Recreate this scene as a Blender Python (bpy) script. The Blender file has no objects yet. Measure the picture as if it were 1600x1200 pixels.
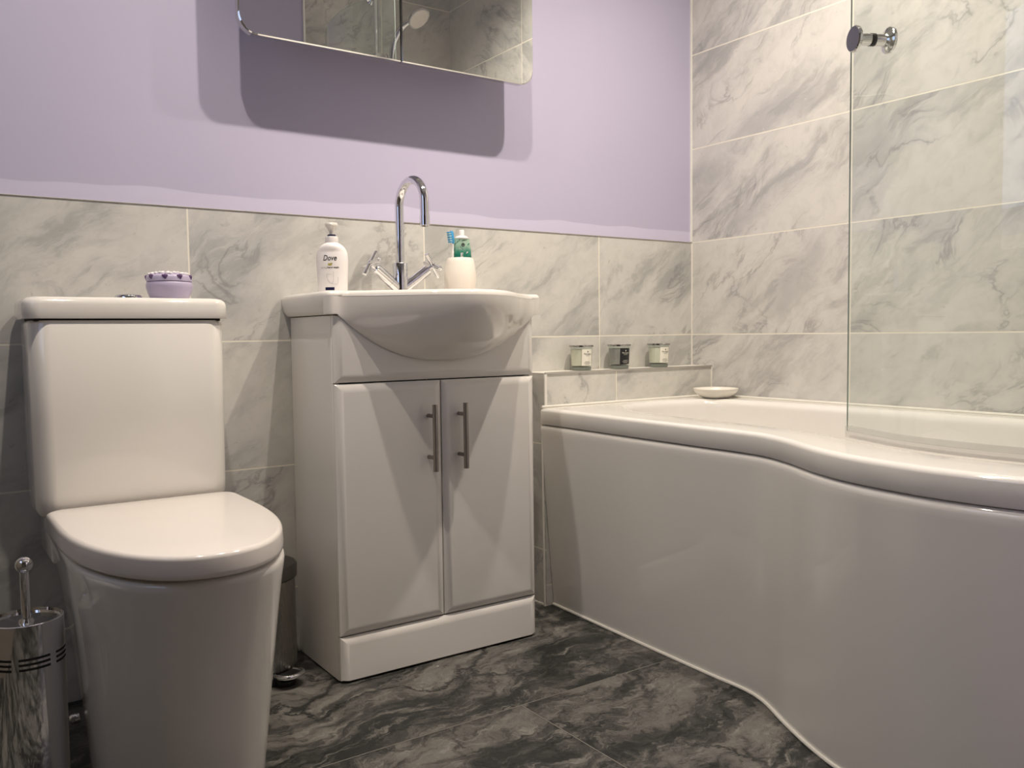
import bpy, bmesh, math, random
from mathutils import Vector, Matrix
PI = math.pi
random.seed(4)
C = bpy.context.scene.collection
SC = bpy.context.scene

# ------------------------------------------------------------------ materials
class NT:
    def __init__(s, name):
        s.m = bpy.data.materials.new(name); s.m.use_nodes = True
        s.t = s.m.node_tree; s.t.nodes.clear()
        s.out = s.t.nodes.new('ShaderNodeOutputMaterial')
    def n(s, typ, **kw):
        nd = s.t.nodes.new(typ)
        for k, v in kw.items():
            if k.startswith('i_'):
                s.set(nd.inputs[int(k[2:])], v)
            else: setattr(nd, k, v)
        return nd
    def set(s, sock, v):
        if hasattr(v, 'is_output') or isinstance(v, bpy.types.NodeSocket): s.t.links.new(v, sock)
        else: sock.default_value = v
    def math(s, op, a, b=None, c=None, clamp=False):
        nd = s.t.nodes.new('ShaderNodeMath'); nd.operation = op; nd.use_clamp = clamp
        for i, v in enumerate((a, b, c)):
            if v is not None: s.set(nd.inputs[i], v)
        return nd.outputs[0]
    def mix(s, f, a, b):
        nd = s.t.nodes.new('ShaderNodeMix'); nd.data_type = 'RGBA'
        s.set(nd.inputs[0], f); s.set(nd.inputs[6], a); s.set(nd.inputs[7], b)
        return nd.outputs[2]
    def ramp(s, x, a, b, o0=0.0, o1=1.0, smooth=True):
        nd = s.t.nodes.new('ShaderNodeMapRange'); nd.interpolation_type = 'SMOOTHSTEP' if smooth else 'LINEAR'
        s.set(nd.inputs[0], x)
        for i, v in zip((1, 2, 3, 4), (a, b, o0, o1)): nd.inputs[i].default_value = v
        return nd.outputs[0]
    def noise(s, vec, scale, detail=6, rough=.55, dist=0.0, lac=2.0):
        nd = s.t.nodes.new('ShaderNodeTexNoise')
        s.set(nd.inputs['Vector'], vec)
        nd.inputs['Scale'].default_value = scale; nd.inputs['Detail'].default_value = detail
        nd.inputs['Roughness'].default_value = rough; nd.inputs['Distortion'].default_value = dist
        nd.inputs['Lacunarity'].default_value = lac
        return nd.outputs[0]
    def xyz(s, x, y, z):
        nd = s.t.nodes.new('ShaderNodeCombineXYZ')
        for i, v in enumerate((x, y, z)): s.set(nd.inputs[i], v)
        return nd.outputs[0]
    def coord(s):
        tc = s.t.nodes.new('ShaderNodeTexCoord'); sp = s.t.nodes.new('ShaderNodeSeparateXYZ')
        s.t.links.new(tc.outputs['Object'], sp.inputs[0])
        return tc.outputs['Object'], sp.outputs
    def bsdf(s, color, rough=.5, metal=0.0, normal=None, coat=0.0, spec=.5, emit=None, estr=0.0, sss=0.0):
        p = s.t.nodes.new('ShaderNodeBsdfPrincipled')
        s.set(p.inputs['Base Color'], color); s.set(p.inputs['Roughness'], rough); s.set(p.inputs['Metallic'], metal)
        p.inputs['Specular IOR Level'].default_value = spec
        p.inputs['Coat Weight'].default_value = coat; p.inputs['Coat Roughness'].default_value = .03
        if normal is not None: s.set(p.inputs['Normal'], normal)
        if emit is not None:
            p.inputs['Emission Color'].default_value = emit; p.inputs['Emission Strength'].default_value = estr
        s.t.links.new(p.outputs[0], s.out.inputs[0]); return p
    def bump(s, h, strength=.2, dist=.001):
        b = s.t.nodes.new('ShaderNodeBump'); b.inputs['Strength'].default_value = strength
        b.inputs['Distance'].default_value = dist; s.set(b.inputs['Height'], h); return b.outputs[0]

def c4(r, g, b): return (r, g, b, 1.0)
def simple(name, col, rough=.4, metal=0.0, coat=0.0, spec=.5, var=.03, vscale=30.0, bump=0.0, bscale=200.0):
    t = NT(name); o, _ = t.coord()
    n = t.noise(o, vscale, 3)
    dk = tuple(max(0, c * (1 - var)) for c in col) + (1,); lt = tuple(min(1, c * (1 + var)) for c in col) + (1,)
    nm = t.bump(t.noise(o, bscale, 3), bump, .0006) if bump else None
    t.bsdf(t.mix(n, dk, lt), rough, metal, nm, coat, spec)
    return t.m

def marble_tile(name, axis, u0, W=.6, H=.3, v0=.16, light=(.615, .60, .56), sgn=1, flat_u=False, seed=0.0):
    """grey-cream marble-effect porcelain tiles with pale grout; axis = horizontal coordinate (0 x, 1 y)"""
    t = NT(name); o, s = t.coord()
    u = t.math('MULTIPLY', s[axis], float(sgn)); v = s[2]
    gu = t.math('DIVIDE', t.math('SUBTRACT', u, u0), W); gv = t.math('DIVIDE', t.math('SUBTRACT', v, v0), H)
    iu = t.math('FLOOR', gu); iv = t.math('FLOOR', gv)
    fu = t.math('SUBTRACT', gu, iu); fv = t.math('SUBTRACT', gv, iv)
    wn = t.n('ShaderNodeTexWhiteNoise', noise_dimensions='3D'); t.set(wn.inputs[0], t.xyz(iu, iv, seed + 1.3))
    wsp = t.n('ShaderNodeSeparateColor'); t.set(wsp.inputs[0], wn.outputs[1])
    r1, r2 = wsp.outputs[0], wsp.outputs[1]
    th = math.radians(35)
    a = t.math('ADD', t.math('MULTIPLY', u, math.cos(th)), t.math('MULTIPLY', v, math.sin(th)))
    b = t.math('ADD', t.math('MULTIPLY', u, -math.sin(th)), t.math('MULTIPLY', v, math.cos(th)))
    wob = t.noise(t.xyz(u, v, t.math('MULTIPLY', r2, 9.0)), 5.0, 4, .6)
    b2 = t.math('ADD', b, t.math('MULTIPLY', t.math('SUBTRACT', wob, .5), .10))
    z = t.math('MULTIPLY', r1, 17.0)
    q = t.xyz(t.math('MULTIPLY', a, .42), b2, z)
    cl = t.noise(q, 5.2, 9, .62, .3)                        # cloudy streaks
    cloud = t.ramp(cl, .43, .66)
    q2 = t.xyz(t.math('MULTIPLY', a, .55), b2, t.math('ADD', z, 5.0))
    n2 = t.noise(q2, 5.5, 8, .6, .9)
    d = t.math('ABSOLUTE', t.math('SUBTRACT', n2, .5))
    vein = t.math('SUBTRACT', 1.0, t.ramp(d, 0.0, .022))
    msk = t.ramp(t.noise(t.xyz(t.math('MULTIPLY', a, .7), b, t.math('ADD', z, 11.0)), 5.0, 3), .47, .64)
    vein = t.math('MULTIPLY', vein, msk)
    soft = t.math('MULTIPLY', t.math('SUBTRACT', 1.0, t.ramp(d, 0.0, .07)), msk)
    n3 = t.noise(t.xyz(t.math('MULTIPLY', a, .8), b2, t.math('ADD', z, 3.0)), 26.0, 6, .65, .5)
    fine = t.ramp(n3, .4, .75)
    fl = t.ramp(t.noise(t.xyz(t.math('MULTIPLY', a, .6), b2, t.math('ADD', z, 7.0)), 34.0, 3, .5, 1.2), .70, .78)
    st = t.noise(t.xyz(t.math('MULTIPLY', a, .20), b2, t.math('ADD', z, 21.0)), 21.0, 7, .66, .25)
    strk = t.math('MULTIPLY', t.ramp(st, .50, .60), t.ramp(cl, .44, .56))
    pits = t.ramp(t.noise(t.xyz(t.math('MULTIPLY', a, .7), b2, t.math('ADD', z, 31.0)), 70.0, 4, .6, .4), .66, .72)
    L = light
    base = t.mix(t.noise(q, 3.0, 3), c4(L[0]*.96, L[1]*.97, L[2]*1.0), c4(L[0]*1.06, L[1]*1.05, L[2]*1.02))
    col = t.mix(t.math('MULTIPLY', cloud, .62), base, c4(L[0]*.56, L[1]*.58, L[2]*.62))
    col = t.mix(t.math('MULTIPLY', strk, .38), col, c4(L[0]*.44, L[1]*.45, L[2]*.48))
    col = t.mix(t.math('MULTIPLY', pits, .30), col, c4(L[0]*.42, L[1]*.42, L[2]*.42))
    col = t.mix(t.math('MULTIPLY', fine, .26), col, c4(L[0]*.6, L[1]*.6, L[2]*.6))
    col = t.mix(t.math('MULTIPLY', soft, .22), col, c4(L[0]*.5, L[1]*.51, L[2]*.55))
    col = t.mix(t.math('MULTIPLY', vein, .40), col, c4(L[0]*.30, L[1]*.30, L[2]*.33))
    col = t.mix(t.math('MULTIPLY', t.math('MULTIPLY', fl, cloud), .5), col, c4(.72, .70, .66))
    g = .0019
    eu = t.math('MULTIPLY', t.math('MINIMUM', fu, t.math('SUBTRACT', 1.0, fu)), W)
    ev = t.math('MULTIPLY', t.math('MINIMUM', fv, t.math('SUBTRACT', 1.0, fv)), H)
    e = ev if flat_u else t.math('MINIMUM', eu, ev)
    gm = t.math('SUBTRACT', 1.0, t.ramp(e, g * .8, g * 1.15))
    col = t.mix(gm, col, c4(.80, .76, .66))
    rg = t.math('ADD', .17, t.math('ADD', t.math('MULTIPLY', gm, .5), t.math('MULTIPLY', fine, .06)))
    nm = t.bump(t.math('ADD', t.math('MULTIPLY', gm, -1.0), t.math('MULTIPLY', n3, .12)), .35, .0008)
    t.bsdf(col, rg, 0, nm)
    return t.m

def floor_mat():
    t = NT('slate_floor_tiles'); o, s = t.coord()
    x, y = s[0], s[1]
    gu = t.math('DIVIDE', t.math('ADD', x, 1.108), 1.2); gv = t.math('DIVIDE', t.math('ADD', y, .578), .6)
    iv = t.math('FLOOR', gv)
    gu = t.math('SUBTRACT', gu, t.math('MULTIPLY', t.math('ADD', iv, 1.0), .385))
    iu = t.math('FLOOR', gu)
    fu = t.math('SUBTRACT', gu, iu); fv = t.math('SUBTRACT', gv, iv)
    wn = t.n('ShaderNodeTexWhiteNoise', noise_dimensions='3D'); t.set(wn.inputs[0], t.xyz(iu, iv, 2.7))
    r = wn.outputs[0]; z = t.math('MULTIPLY', r, 13.0)
    th = math.radians(14)
    a = t.math('ADD', t.math('MULTIPLY', x, math.cos(th)), t.math('MULTIPLY', y, math.sin(th)))
    b = t.math('ADD', t.math('MULTIPLY', x, -math.sin(th)), t.math('MULTIPLY', y, math.cos(th)))
    wob = t.noise(t.xyz(x, y, z), 5.0, 5, .6)
    b2 = t.math('ADD', b, t.math('MULTIPLY', t.math('SUBTRACT', wob, .5), .20))
    q = t.xyz(t.math('MULTIPLY', a, .34), b2, z)
    n1 = t.noise(q, 7.0, 14, .74, .35)
    n2 = t.noise(t.xyz(t.math('MULTIPLY', a, .30), b2, t.math('ADD', z, 4.0)), 30.0, 12, .78, .3)
    # rocky plates split by dark cracks
    vor = t.n('ShaderNodeTexVoronoi', feature='DISTANCE_TO_EDGE')
    w2 = t.noise(t.xyz(x, y, t.math('ADD', z, 2.0)), 11.0, 5, .65)
    t.set(vor.inputs['Vector'], t.xyz(t.math('ADD', t.math('MULTIPLY', a, .6), t.math('MULTIPLY', w2, .16)),
                                      t.math('ADD', b2, t.math('MULTIPLY', w2, .10)), z))
    vor.inputs['Scale'].default_value = 5.0
    cm = t.ramp(t.noise(t.xyz(x, y, t.math('ADD', z, 8.0)), 4.0, 3), .36, .52)
    crack = t.math('MULTIPLY', t.math('SUBTRACT', 1.0, t.ramp(vor.outputs[0], .0, .05)), cm)
    d = t.math('ABSOLUTE', t.math('SUBTRACT', n1, .5))
    thin = t.math('SUBTRACT', 1.0, t.ramp(d, 0.0, .018))
    col = t.mix(t.ramp(n1, .42, .60), c4(.013, .0145, .014), c4(.140, .133, .120))
    col = t.mix(t.math('MULTIPLY', t.ramp(n2, .50, .66), .65), col, c4(.26, .247, .222))
    col = t.mix(t.math('MULTIPLY', t.ramp(n2, .36, .48, 1.0, 0.0), .75), col, c4(.010, .0115, .011))
    col = t.mix(t.math('MULTIPLY', thin, .35), col, c4(.012, .012, .011))
    col = t.mix(t.math('MULTIPLY', crack, .95), col, c4(.014, .014, .013))
    sp = t.ramp(t.noise(t.xyz(t.math('MULTIPLY', a, .6), b2, z), 60.0, 3, .5, .5), .74, .80)
    col = t.mix(t.math('MULTIPLY', sp, .6), col, c4(.55, .52, .45))
    e = t.math('MINIMUM', t.math('MULTIPLY', t.math('MINIMUM', fu, t.math('SUBTRACT', 1.0, fu)), 1.2),
               t.math('MULTIPLY', t.math('MINIMUM', fv, t.math('SUBTRACT', 1.0, fv)), .6))
    gm = t.math('SUBTRACT', 1.0, t.ramp(e, .0006, .0014))
    edge = t.math('MULTIPLY', t.math('SUBTRACT', 1.0, t.ramp(e, .001, .004)), .5)
    col = t.mix(edge, col, c4(.02, .02, .02))
    col = t.mix(gm, col, c4(.20, .19, .165))
    nm = t.bump(t.math('ADD', t.math('ADD', n1, t.math('MULTIPLY', n2, .5)), t.math('MULTIPLY', crack, -1.0)), .35, .0025)
    t.bsdf(col, t.math('ADD', .30, t.math('MULTIPLY', n2, .2)), 0, nm)
    return t.m

def paint_mat():
    t = NT('lavender_paint'); o, s = t.coord()
    # cut-in brush band of fresher, lighter paint just above the tiles, with a wavy upper edge
    wv = t.noise(t.xyz(t.math('MULTIPLY', s[0], 1.0), s[1], 0.0), 2.2, 2)
    lim = t.math('ADD', 1.068, t.math('MULTIPLY', wv, .055))
    band = t.ramp(t.math('SUBTRACT', lim, s[2]), -.001, .002)
    n = t.noise(o, 3.0, 3)
    base = t.mix(n, c4(.465, .436, .58), c4(.49, .46, .605))
    col = t.mix(t.math('MULTIPLY', band, .75), base, c4(.62, .585, .74))
    nm = t.bump(t.noise(o, 260.0, 3), .12, .0005)
    t.bsdf(col, .38, 0, nm, spec=.4)
    return t.m

def clear_mat(name, tint, ior=1.45, rough=0.0, haze=0.0):
    t = NT(name)
    tr = t.n('ShaderNodeBsdfTransparent'); tr.inputs[0].default_value = c4(*tint)
    gl = t.n('ShaderNodeBsdfGlossy'); gl.inputs['Roughness'].default_value = rough + .002
    gl.inputs[0].default_value = (1, 1, 1, 1)
    ge = t.n('ShaderNodeNewGeometry'); dp = t.n('ShaderNodeVectorMath', operation='DOT_PRODUCT')
    t.set(dp.inputs[0], ge.outputs['Incoming']); t.set(dp.inputs[1], ge.outputs['Normal'])
    f0 = ((ior - 1) / (ior + 1)) ** 2
    fr = t.math('ADD', f0, t.math('MULTIPLY', t.math('POWER', t.math('SUBTRACT', 1.0, t.math('ABSOLUTE', dp.outputs['Value'])), 5.0), 1 - f0))
    mx = t.n('ShaderNodeMixShader'); t.set(mx.inputs[0], fr); t.set(mx.inputs[1], tr.outputs[0]); t.set(mx.inputs[2], gl.outputs[0])
    last = mx.outputs[0]
    if haze:
        df = t.n('ShaderNodeBsdfDiffuse'); df.inputs[0].default_value = c4(.9, .9, .88)
        m2 = t.n('ShaderNodeMixShader'); m2.inputs[0].default_value = haze
        t.set(m2.inputs[1], last); t.set(m2.inputs[2], df.outputs[0]); last = m2.outputs[0]
    t.t.links.new(last, t.out.inputs[0]); return t.m

def brushed(name, col, rough=.22, axis='z'):
    t = NT(name); o, s = t.coord()
    q = t.xyz(t.math('MULTIPLY', s[0], 40.0), t.math('MULTIPLY', s[1], 40.0), t.math('MULTIPLY', s[2], 900.0)) if axis == 'z' else \
        t.xyz(t.math('MULTIPLY', s[0], 900.0), t.math('MULTIPLY', s[1], 900.0), t.math('MULTIPLY', s[2], 20.0))
    n = t.noise(q, 1.0, 3)
    t.bsdf(t.mix(n, c4(*[c * .9 for c in col]), c4(*col)), t.math('ADD', rough - .04, t.math('MULTIPLY', n, .1)), 1.0, t.bump(n, .05, .0003))
    return t.m

M = {}
M['tile_back'] = marble_tile('marble_tiles_back', 0, -.398, seed=1)
M['tile_right'] = marble_tile('marble_tiles_right', 1, -.0135, sgn=-1, light=(.655, .635, .60), seed=6)  # same tile as the back, lightened to paint in stronger light on this wall
M['tile_front'] = marble_tile('marble_tiles_front', 0, -.35, seed=9)
M['tile_ledge'] = marble_tile('marble_tiles_ledge', 0, -.407, v0=.36, flat_u=False, light=(.64, .625, .58), seed=3)
M['tile_ledge_side'] = marble_tile('marble_tiles_ledge_side', 1, .5, W=2.0, seed=5)
M['floor'] = floor_mat()
M['paint'] = paint_mat()
M['hall'] = simple('taupe_paint', (.20, .175, .145), .6)
M['ceiling'] = simple('ceiling_white', (.78, .76, .72), .8)
M['ceramic'] = simple('white_ceramic', (.80, .765, .715), .07, coat=.3, var=.01, vscale=4)
M['seat'] = simple('white_seat_plastic', (.82, .765, .72), .13, var=.01, vscale=4)
M['cab'] = simple('white_gloss_vinyl', (.80, .77, .725), .13, var=.012, vscale=5)
M['acrylic'] = simple('white_acrylic', (.80, .775, .735), .09, coat=.2, var=.01, vscale=4)
M['sealant'] = simple('white_silicone', (.82, .79, .72), .35)
M['trimw'] = simple('white_tile_trim', (.82, .80, .75), .3)
M['trimd'] = simple('dull_tile_trim', (.30, .28, .25), .35)
M['trimg'] = simple('satin_metal_trim', (.62, .60, .57), .3, 1.0)
M['chrome'] = simple('chrome', (.78, .78, .80), .045, 1.0, var=.01)
M['steel'] = brushed('brushed_steel', (.30, .29, .27), .26, 'x')
M['steel_h'] = brushed('handle_steel', (.36, .33, .30), .34)
M['darksteel'] = brushed('dark_lid_steel', (.15, .145, .135), .4)
M['lidm'] = simple('candle_lid_metal', (.42, .41, .40), .12, 1.0)
M['black'] = simple('black_plastic', (.012, .012, .012), .35)
M['slot'] = simple('dark_slot', (.006, .006, .006), .7)
M['mirror'] = simple('mirror_glass', (.86, .88, .86), .004, 1.0, var=.0)
M['mirror_edge'] = simple('mirror_door_edge', (.72, .72, .70), .12, 1.0)
M['cabbody'] = simple('cabinet_steel_white', (.6, .6, .6), .35)
M['glass'] = clear_mat('screen_glass', (.955, .975, .962), 1.45, haze=.018)
M['glass_edge'] = simple('screen_glass_edge', (.26, .33, .30), .1)
M['seal'] = clear_mat('clear_seal', (.90, .89, .88), 1.4, .12, haze=.14)
M['jar'] = clear_mat('tumbler_glass', (.93, .95, .94), 1.45)
M['jar_base'] = simple('thick_glass_base', (.16, .18, .155), .08)
M['wax'] = simple('cream_wax', (.78, .74, .62), .5)
M['waxgrey'] = simple('grey_wax', (.33, .31, .30), .45)
M['label'] = simple('cream_label', (.82, .79, .69), .5)
M['labelk'] = simple('black_label', (.006, .006, .007), .35)
M['ink'] = simple('black_ink', (.02, .02, .025), .5)
M['inkg'] = simple('grey_ink', (.35, .34, .32), .5)
M['inkw'] = simple('pale_ink', (.6, .58, .5), .5)
M['bottle'] = simple('white_bottle', (.86, .82, .80), .22)
M['pump'] = simple('cloudy_pump', (.84, .80, .74), .18)
M['navy'] = simple('navy_plastic', (.006, .008, .05), .3)
M['gold'] = simple('gold_print', (.42, .36, .12), .35)
M['pearl'] = simple('pale_grey_print', (.62, .60, .61), .4)
M['cup'] = simple('cream_ceramic_cup', (.86, .79, .70), .3)
M['dish'] = simple('ribbed_white_dish', (.86, .82, .74), .3)
M['lilac'] = simple('lilac_glaze', (.50, .44, .60), .3)
M['plum'] = simple('plum_paint', (.11, .05, .16), .45)
M['petal'] = simple('white_petal', (.86, .82, .82), .4)
M['bristle'] = simple('blue_bristles', (.05, .32, .62), .5)
M['bristle2'] = simple('pale_bristles', (.45, .62, .62), .5)
M['brush'] = simple('white_brush_plastic', (.85, .84, .80), .25)
M['window'] = None

def tube_green():
    t = NT('toothpaste_print'); o, s = t.coord()
    n = t.noise(o, 60.0, 4, .6, 1.0)
    f = t.ramp(t.math('ADD', s[2], t.math('MULTIPLY', n, .03)), .116, .146)
    col = t.mix(f, c4(.02, .21, .15), c4(.36, .52, .40))
    col = t.mix(t.ramp(n, .60, .64), col, c4(.02, .16, .12))
    t.bsdf(col, .25); return t.m
M['tube'] = tube_green()

def emit(name, col, st):
    t = NT(name); e = t.n('ShaderNodeEmission'); e.inputs[0].default_value = c4(*col); e.inputs[1].default_value = st
    t.t.links.new(e.outputs[0], t.out.inputs[0]); return t.m
M['lamp'] = emit('lamp_glow', (1, .86, .66), 60.0)
M['window'] = emit('added_window_glow', (.55, .66, 1.0), .35)  # bluish glow for the pane of the added, unseen window

# ------------------------------------------------------------------ mesh helpers
def finish(name, bm, mats, parent=None, org=None, smooth=True, angle=38):
    if org is None: org = parent.location if parent is not None else Vector((0, 0, 0))
    if parent is not None and parent.parent is not None: org = parent.matrix_world_loc if False else org
    bmesh.ops.recalc_face_normals(bm, faces=bm.faces[:])
    bmesh.ops.translate(bm, verts=bm.verts[:], vec=-Vector(org))
    me = bpy.data.meshes.new(name); bm.to_mesh(me); bm.free()
    if not isinstance(mats, (list, tuple)): mats = [mats]
    for m in mats: me.materials.append(m)
    if smooth:
        for p in me.polygons: p.use_smooth = True
        me.set_sharp_from_angle(angle=math.radians(angle))
    o = bpy.data.objects.new(name, me); C.objects.link(o)
    return o

ORG = {}
def part(name, bm, mats, parent, label=None, **kw):
    """mesh given in world coordinates becomes a child of parent"""
    org = ORG[parent.name]
    o = finish(name, bm, mats, None, org=org, **kw)
    o.parent = parent; ORG[o.name] = org
    if label: o['label'] = label
    return o
def thing(name, label, cat, loc, group=None):
    o = bpy.data.objects.new(name, None); C.objects.link(o); o.location = loc
    o.empty_display_size = .05
    o['label'] = label; o['category'] = cat
    if group: o['group'] = group
    ORG[o.name] = Vector(loc); return o
def solo(name, bm, mats, label, cat, loc, group=None, **kw):
    o = finish(name, bm, mats, None, org=loc, **kw); o.location = loc
    o['label'] = label; o['category'] = cat
    if group: o['group'] = group
    ORG[o.name] = Vector(loc); return o
def struct(name, bm, mats, parent=None, **kw):
    kw.setdefault('smooth', False)
    o = finish(name, bm, mats, None, org=(0, 0, 0), **kw)
    if parent: o.parent = parent
    else: o['kind'] = 'structure'
    ORG[o.name] = Vector((0, 0, 0)); return o

def NB(): return bmesh.new()
def box(bm, x0, x1, y0, y1, z0, z1, bev=0.0, seg=2, mi=0):
    r = bmesh.ops.create_cube(bm, size=1.0)
    vs = r['verts']
    bmesh.ops.scale(bm, verts=vs, vec=(x1 - x0, y1 - y0, z1 - z0))
    bmesh.ops.translate(bm, verts=vs, vec=((x0 + x1) / 2, (y0 + y1) / 2, (z0 + z1) / 2))
    fs = set(f for v in vs for f in v.link_faces)
    for f in fs: f.material_index = mi
    if bev:
        es = list(set(e for v in vs for e in v.link_edges))
        bmesh.ops.bevel(bm, geom=es, offset=bev, segments=seg, profile=.5, affect='EDGES')
    return bm
def loft(bm, rings, close=True, cap0=True, cap1=True, mi=0, mifn=None):
    R = [[bm.verts.new(p) for p in r] for r in rings]
    n = len(R[0])
    for k in range(len(R) - 1):
        for i in range(n if close else n - 1):
            j = (i + 1) % n
            try:
                f = bm.faces.new((R[k][i], R[k][j], R[k + 1][j], R[k + 1][i]))
                f.material_index = mifn(k, i) if mifn else mi
            except ValueError: pass
    if cap0: 
        f = bm.faces.new(R[0][::-1]); f.material_index = mi
    if cap1:
        f = bm.faces.new(R[-1]); f.material_index = mi
    return R
def lathe(bm, prof, cx, cy, n=48, cap0=True, cap1=True, mi=0, sx=1.0, sy=1.0, rot=0.0, mifn=None):
    rings = []
    for r, z in prof:
        ring = []
        for i in range(n):
            a = 2 * PI * i / n; px, py = r * sx * math.cos(a), r * sy * math.sin(a)
            ring.append((cx + px * math.cos(rot) - py * math.sin(rot), cy + px * math.sin(rot) + py * math.cos(rot), z))
        rings.append(ring)
    loft(bm, rings, True, cap0, cap1, mi, mifn)
    return bm
def tube(bm, pts, rad, n=20, caps=True, mi=0):
    pts = [Vector(p) for p in pts]
    if not isinstance(rad, (list, tuple)): rad = [rad] * len(pts)
    rings = []; prev = None
    for i, p in enumerate(pts):
        d = (pts[min(i + 1, len(pts) - 1)] - pts[max(i - 1, 0)])
        if d.length < 1e-9: d = prev_d
        d.normalize(); prev_d = d
        if prev is None:
            up = Vector((0, 0, 1)) if abs(d.z) < .9 else Vector((1, 0, 0))
            a = d.cross(up).normalized()
        else:
            a = (prev - d * prev.dot(d)).normalized()
        prev = a; b = d.cross(a)
        rings.append([tuple(p + (a * math.cos(2 * PI * k / n) + b * math.sin(2 * PI * k / n)) * rad[i]) for k in range(n)])
    loft(bm, rings, True, caps, caps, mi)
    return bm
def axis_lathe(bm, p0, d, prof, n=32, mi=0, caps=True):
    """profile (t, r) along direction d from p0"""
    p0 = Vector(p0); d = Vector(d).normalized()
    up = Vector((0, 0, 1)) if abs(d.z) < .9 else Vector((1, 0, 0))
    a = d.cross(up).normalized(); b = d.cross(a)
    rings = [[tuple(p0 + d * t + (a * math.cos(2 * PI * k / n) + b * math.sin(2 * PI * k / n)) * r) for k in range(n)] for t, r in prof]
    loft(bm, rings, True, caps, caps, mi); return bm
def sphere(bm, c, r, n=24, sz=1.0, mi=0):
    rs = bmesh.ops.create_uvsphere(bm, u_segments=n, v_segments=n // 2, radius=r)
    bmesh.ops.scale(bm, verts=rs['verts'], vec=(1, 1, sz)); bmesh.ops.translate(bm, verts=rs['verts'], vec=c)
    for f in set(f for v in rs['verts'] for f in v.link_faces): f.material_index = mi
def catmull(P, m=8):
    out = []
    n = len(P)
    for i in range(n - 1):
        p0 = P[max(i - 1, 0)]; p1 = P[i]; p2 = P[i + 1]; p3 = P[min(i + 2, n - 1)]
        for k in range(m):
            t = k / m
            out.append(tuple(.5 * ((2 * b) + (-a + c) * t + (2 * a - 5 * b + 4 * c - d) * t * t + (-a + 3 * b - 3 * c + d) * t ** 3)
                             for a, b, c, d in zip(p0, p1, p2, p3)))
    out.append(tuple(P[-1])); return out
def resample(P, n):
    L = [0]
    for i in range(len(P) - 1): L.append(L[-1] + math.dist(P[i], P[i + 1]))
    out = []; j = 0
    for k in range(n):
        s = L[-1] * k / (n - 1)
        while j < len(L) - 2 and L[j + 1] < s: j += 1
        t = (s - L[j]) / max(1e-9, L[j + 1] - L[j])
        out.append(tuple(a + (b - a) * t for a, b in zip(P[j], P[j + 1])))
    return out

def text_mesh(bm, body, size, place, mi=0, shear=0.0, bold=0.0, sx=1.0, align='CENTER', sub=True):
    """flat lettering; place(u, v) -> 3D point"""
    cu = bpy.data.curves.new('t', 'FONT'); cu.body = body; cu.size = size; cu.shear = shear
    cu.align_x = align; cu.offset = bold; cu.resolution_u = 3
    ob = bpy.data.objects.new('t', cu); C.objects.link(ob)
    dg = bpy.context.evaluated_depsgraph_get(); dg.update()
    me = ob.evaluated_get(dg).to_mesh()
    vs = [bm.verts.new(place(v.co.x * sx, v.co.y)) for v in me.vertices]
    for p in me.polygons:
        try:
            f = bm.faces.new([vs[i] for i in p.vertices]); f.material_index = mi
        except ValueError: pass
    ob.evaluated_get(dg).to_mesh_clear()
    bpy.data.objects.remove(ob); bpy.data.curves.remove(cu)
def patch(bm, poly, place, mi=0):
    vs = [bm.verts.new(place(u, v)) for u, v in poly]
    f = bm.faces.new(vs); f.material_index = mi

def gridpatch(bm, u0, u1, v0, v1, place, n=10, mi=0):
    V = [[bm.verts.new(place(u0 + (u1 - u0) * i / n, v)) for i in range(n + 1)] for v in (v0, v1)]
    for i in range(n): bm.faces.new((V[0][i], V[0][i+1], V[1][i+1], V[1][i])).material_index = mi
def stroke(bm, pts, w, place, mi=0):
    P = catmull(pts, 5); A = []; B = []
    for i in range(len(P)):
        a, c = P[max(i-1, 0)], P[min(i+1, len(P)-1)]
        dx, dy = c[0]-a[0], c[1]-a[1]; L = math.hypot(dx, dy) or 1
        A.append(bm.verts.new(place(P[i][0] - dy/L*w/2, P[i][1] + dx/L*w/2))); B.append(bm.verts.new(place(P[i][0] + dy/L*w/2, P[i][1] - dx/L*w/2)))
    for i in range(len(P)-1): bm.faces.new((A[i], A[i+1], B[i+1], B[i])).material_index = mi

# ------------------------------------------------------------------ the room
CEIL = 2.4; YF = -1.76; XL = -2.72; YR = -3.0; XJ = -1.30
b = NB(); box(b, XL - .1, .1, YR - .1, .1, -.1, 0); struct('floor', b, M['floor'])
b = NB(); box(b, XL - .1, .1, YR - .1, .1, CEIL, CEIL + .1); struct('ceiling', b, M['ceiling'])
b = NB(); box(b, XL - .1, .1, .004, .104, 0, CEIL); wb = struct('wall_back', b, M['paint'])
b = NB(); box(b, XL, 0, 0.0, .004, 0, 1.06); o = struct('wall_back_tiling', b, M['tile_back'])
b = NB(); box(b, 0, .1, YR - .1, .004, 0, CEIL); struct('wall_right', b, M['tile_right'])
b = NB(); box(b, -.704, 0, YF, YF - .0, 0, CEIL) if False else box(b, -.704, 0, YF - .006, YF, 0, CEIL); struct('wall_front_tiling', b, M['tile_front'])
b = NB(); box(b, XJ, 0, YF - .106, YF - .006, 0, CEIL); struct('wall_front', b, M['paint'])
b = NB(); box(b, XJ - .1, XJ, YR, YF - .006, 0, CEIL); struct('wall_return', b, M['hall'])
b = NB(); box(b, XL - .1, XJ, YR - .1, YR, 0, CEIL); struct('wall_rear', b, M['hall'])
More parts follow.
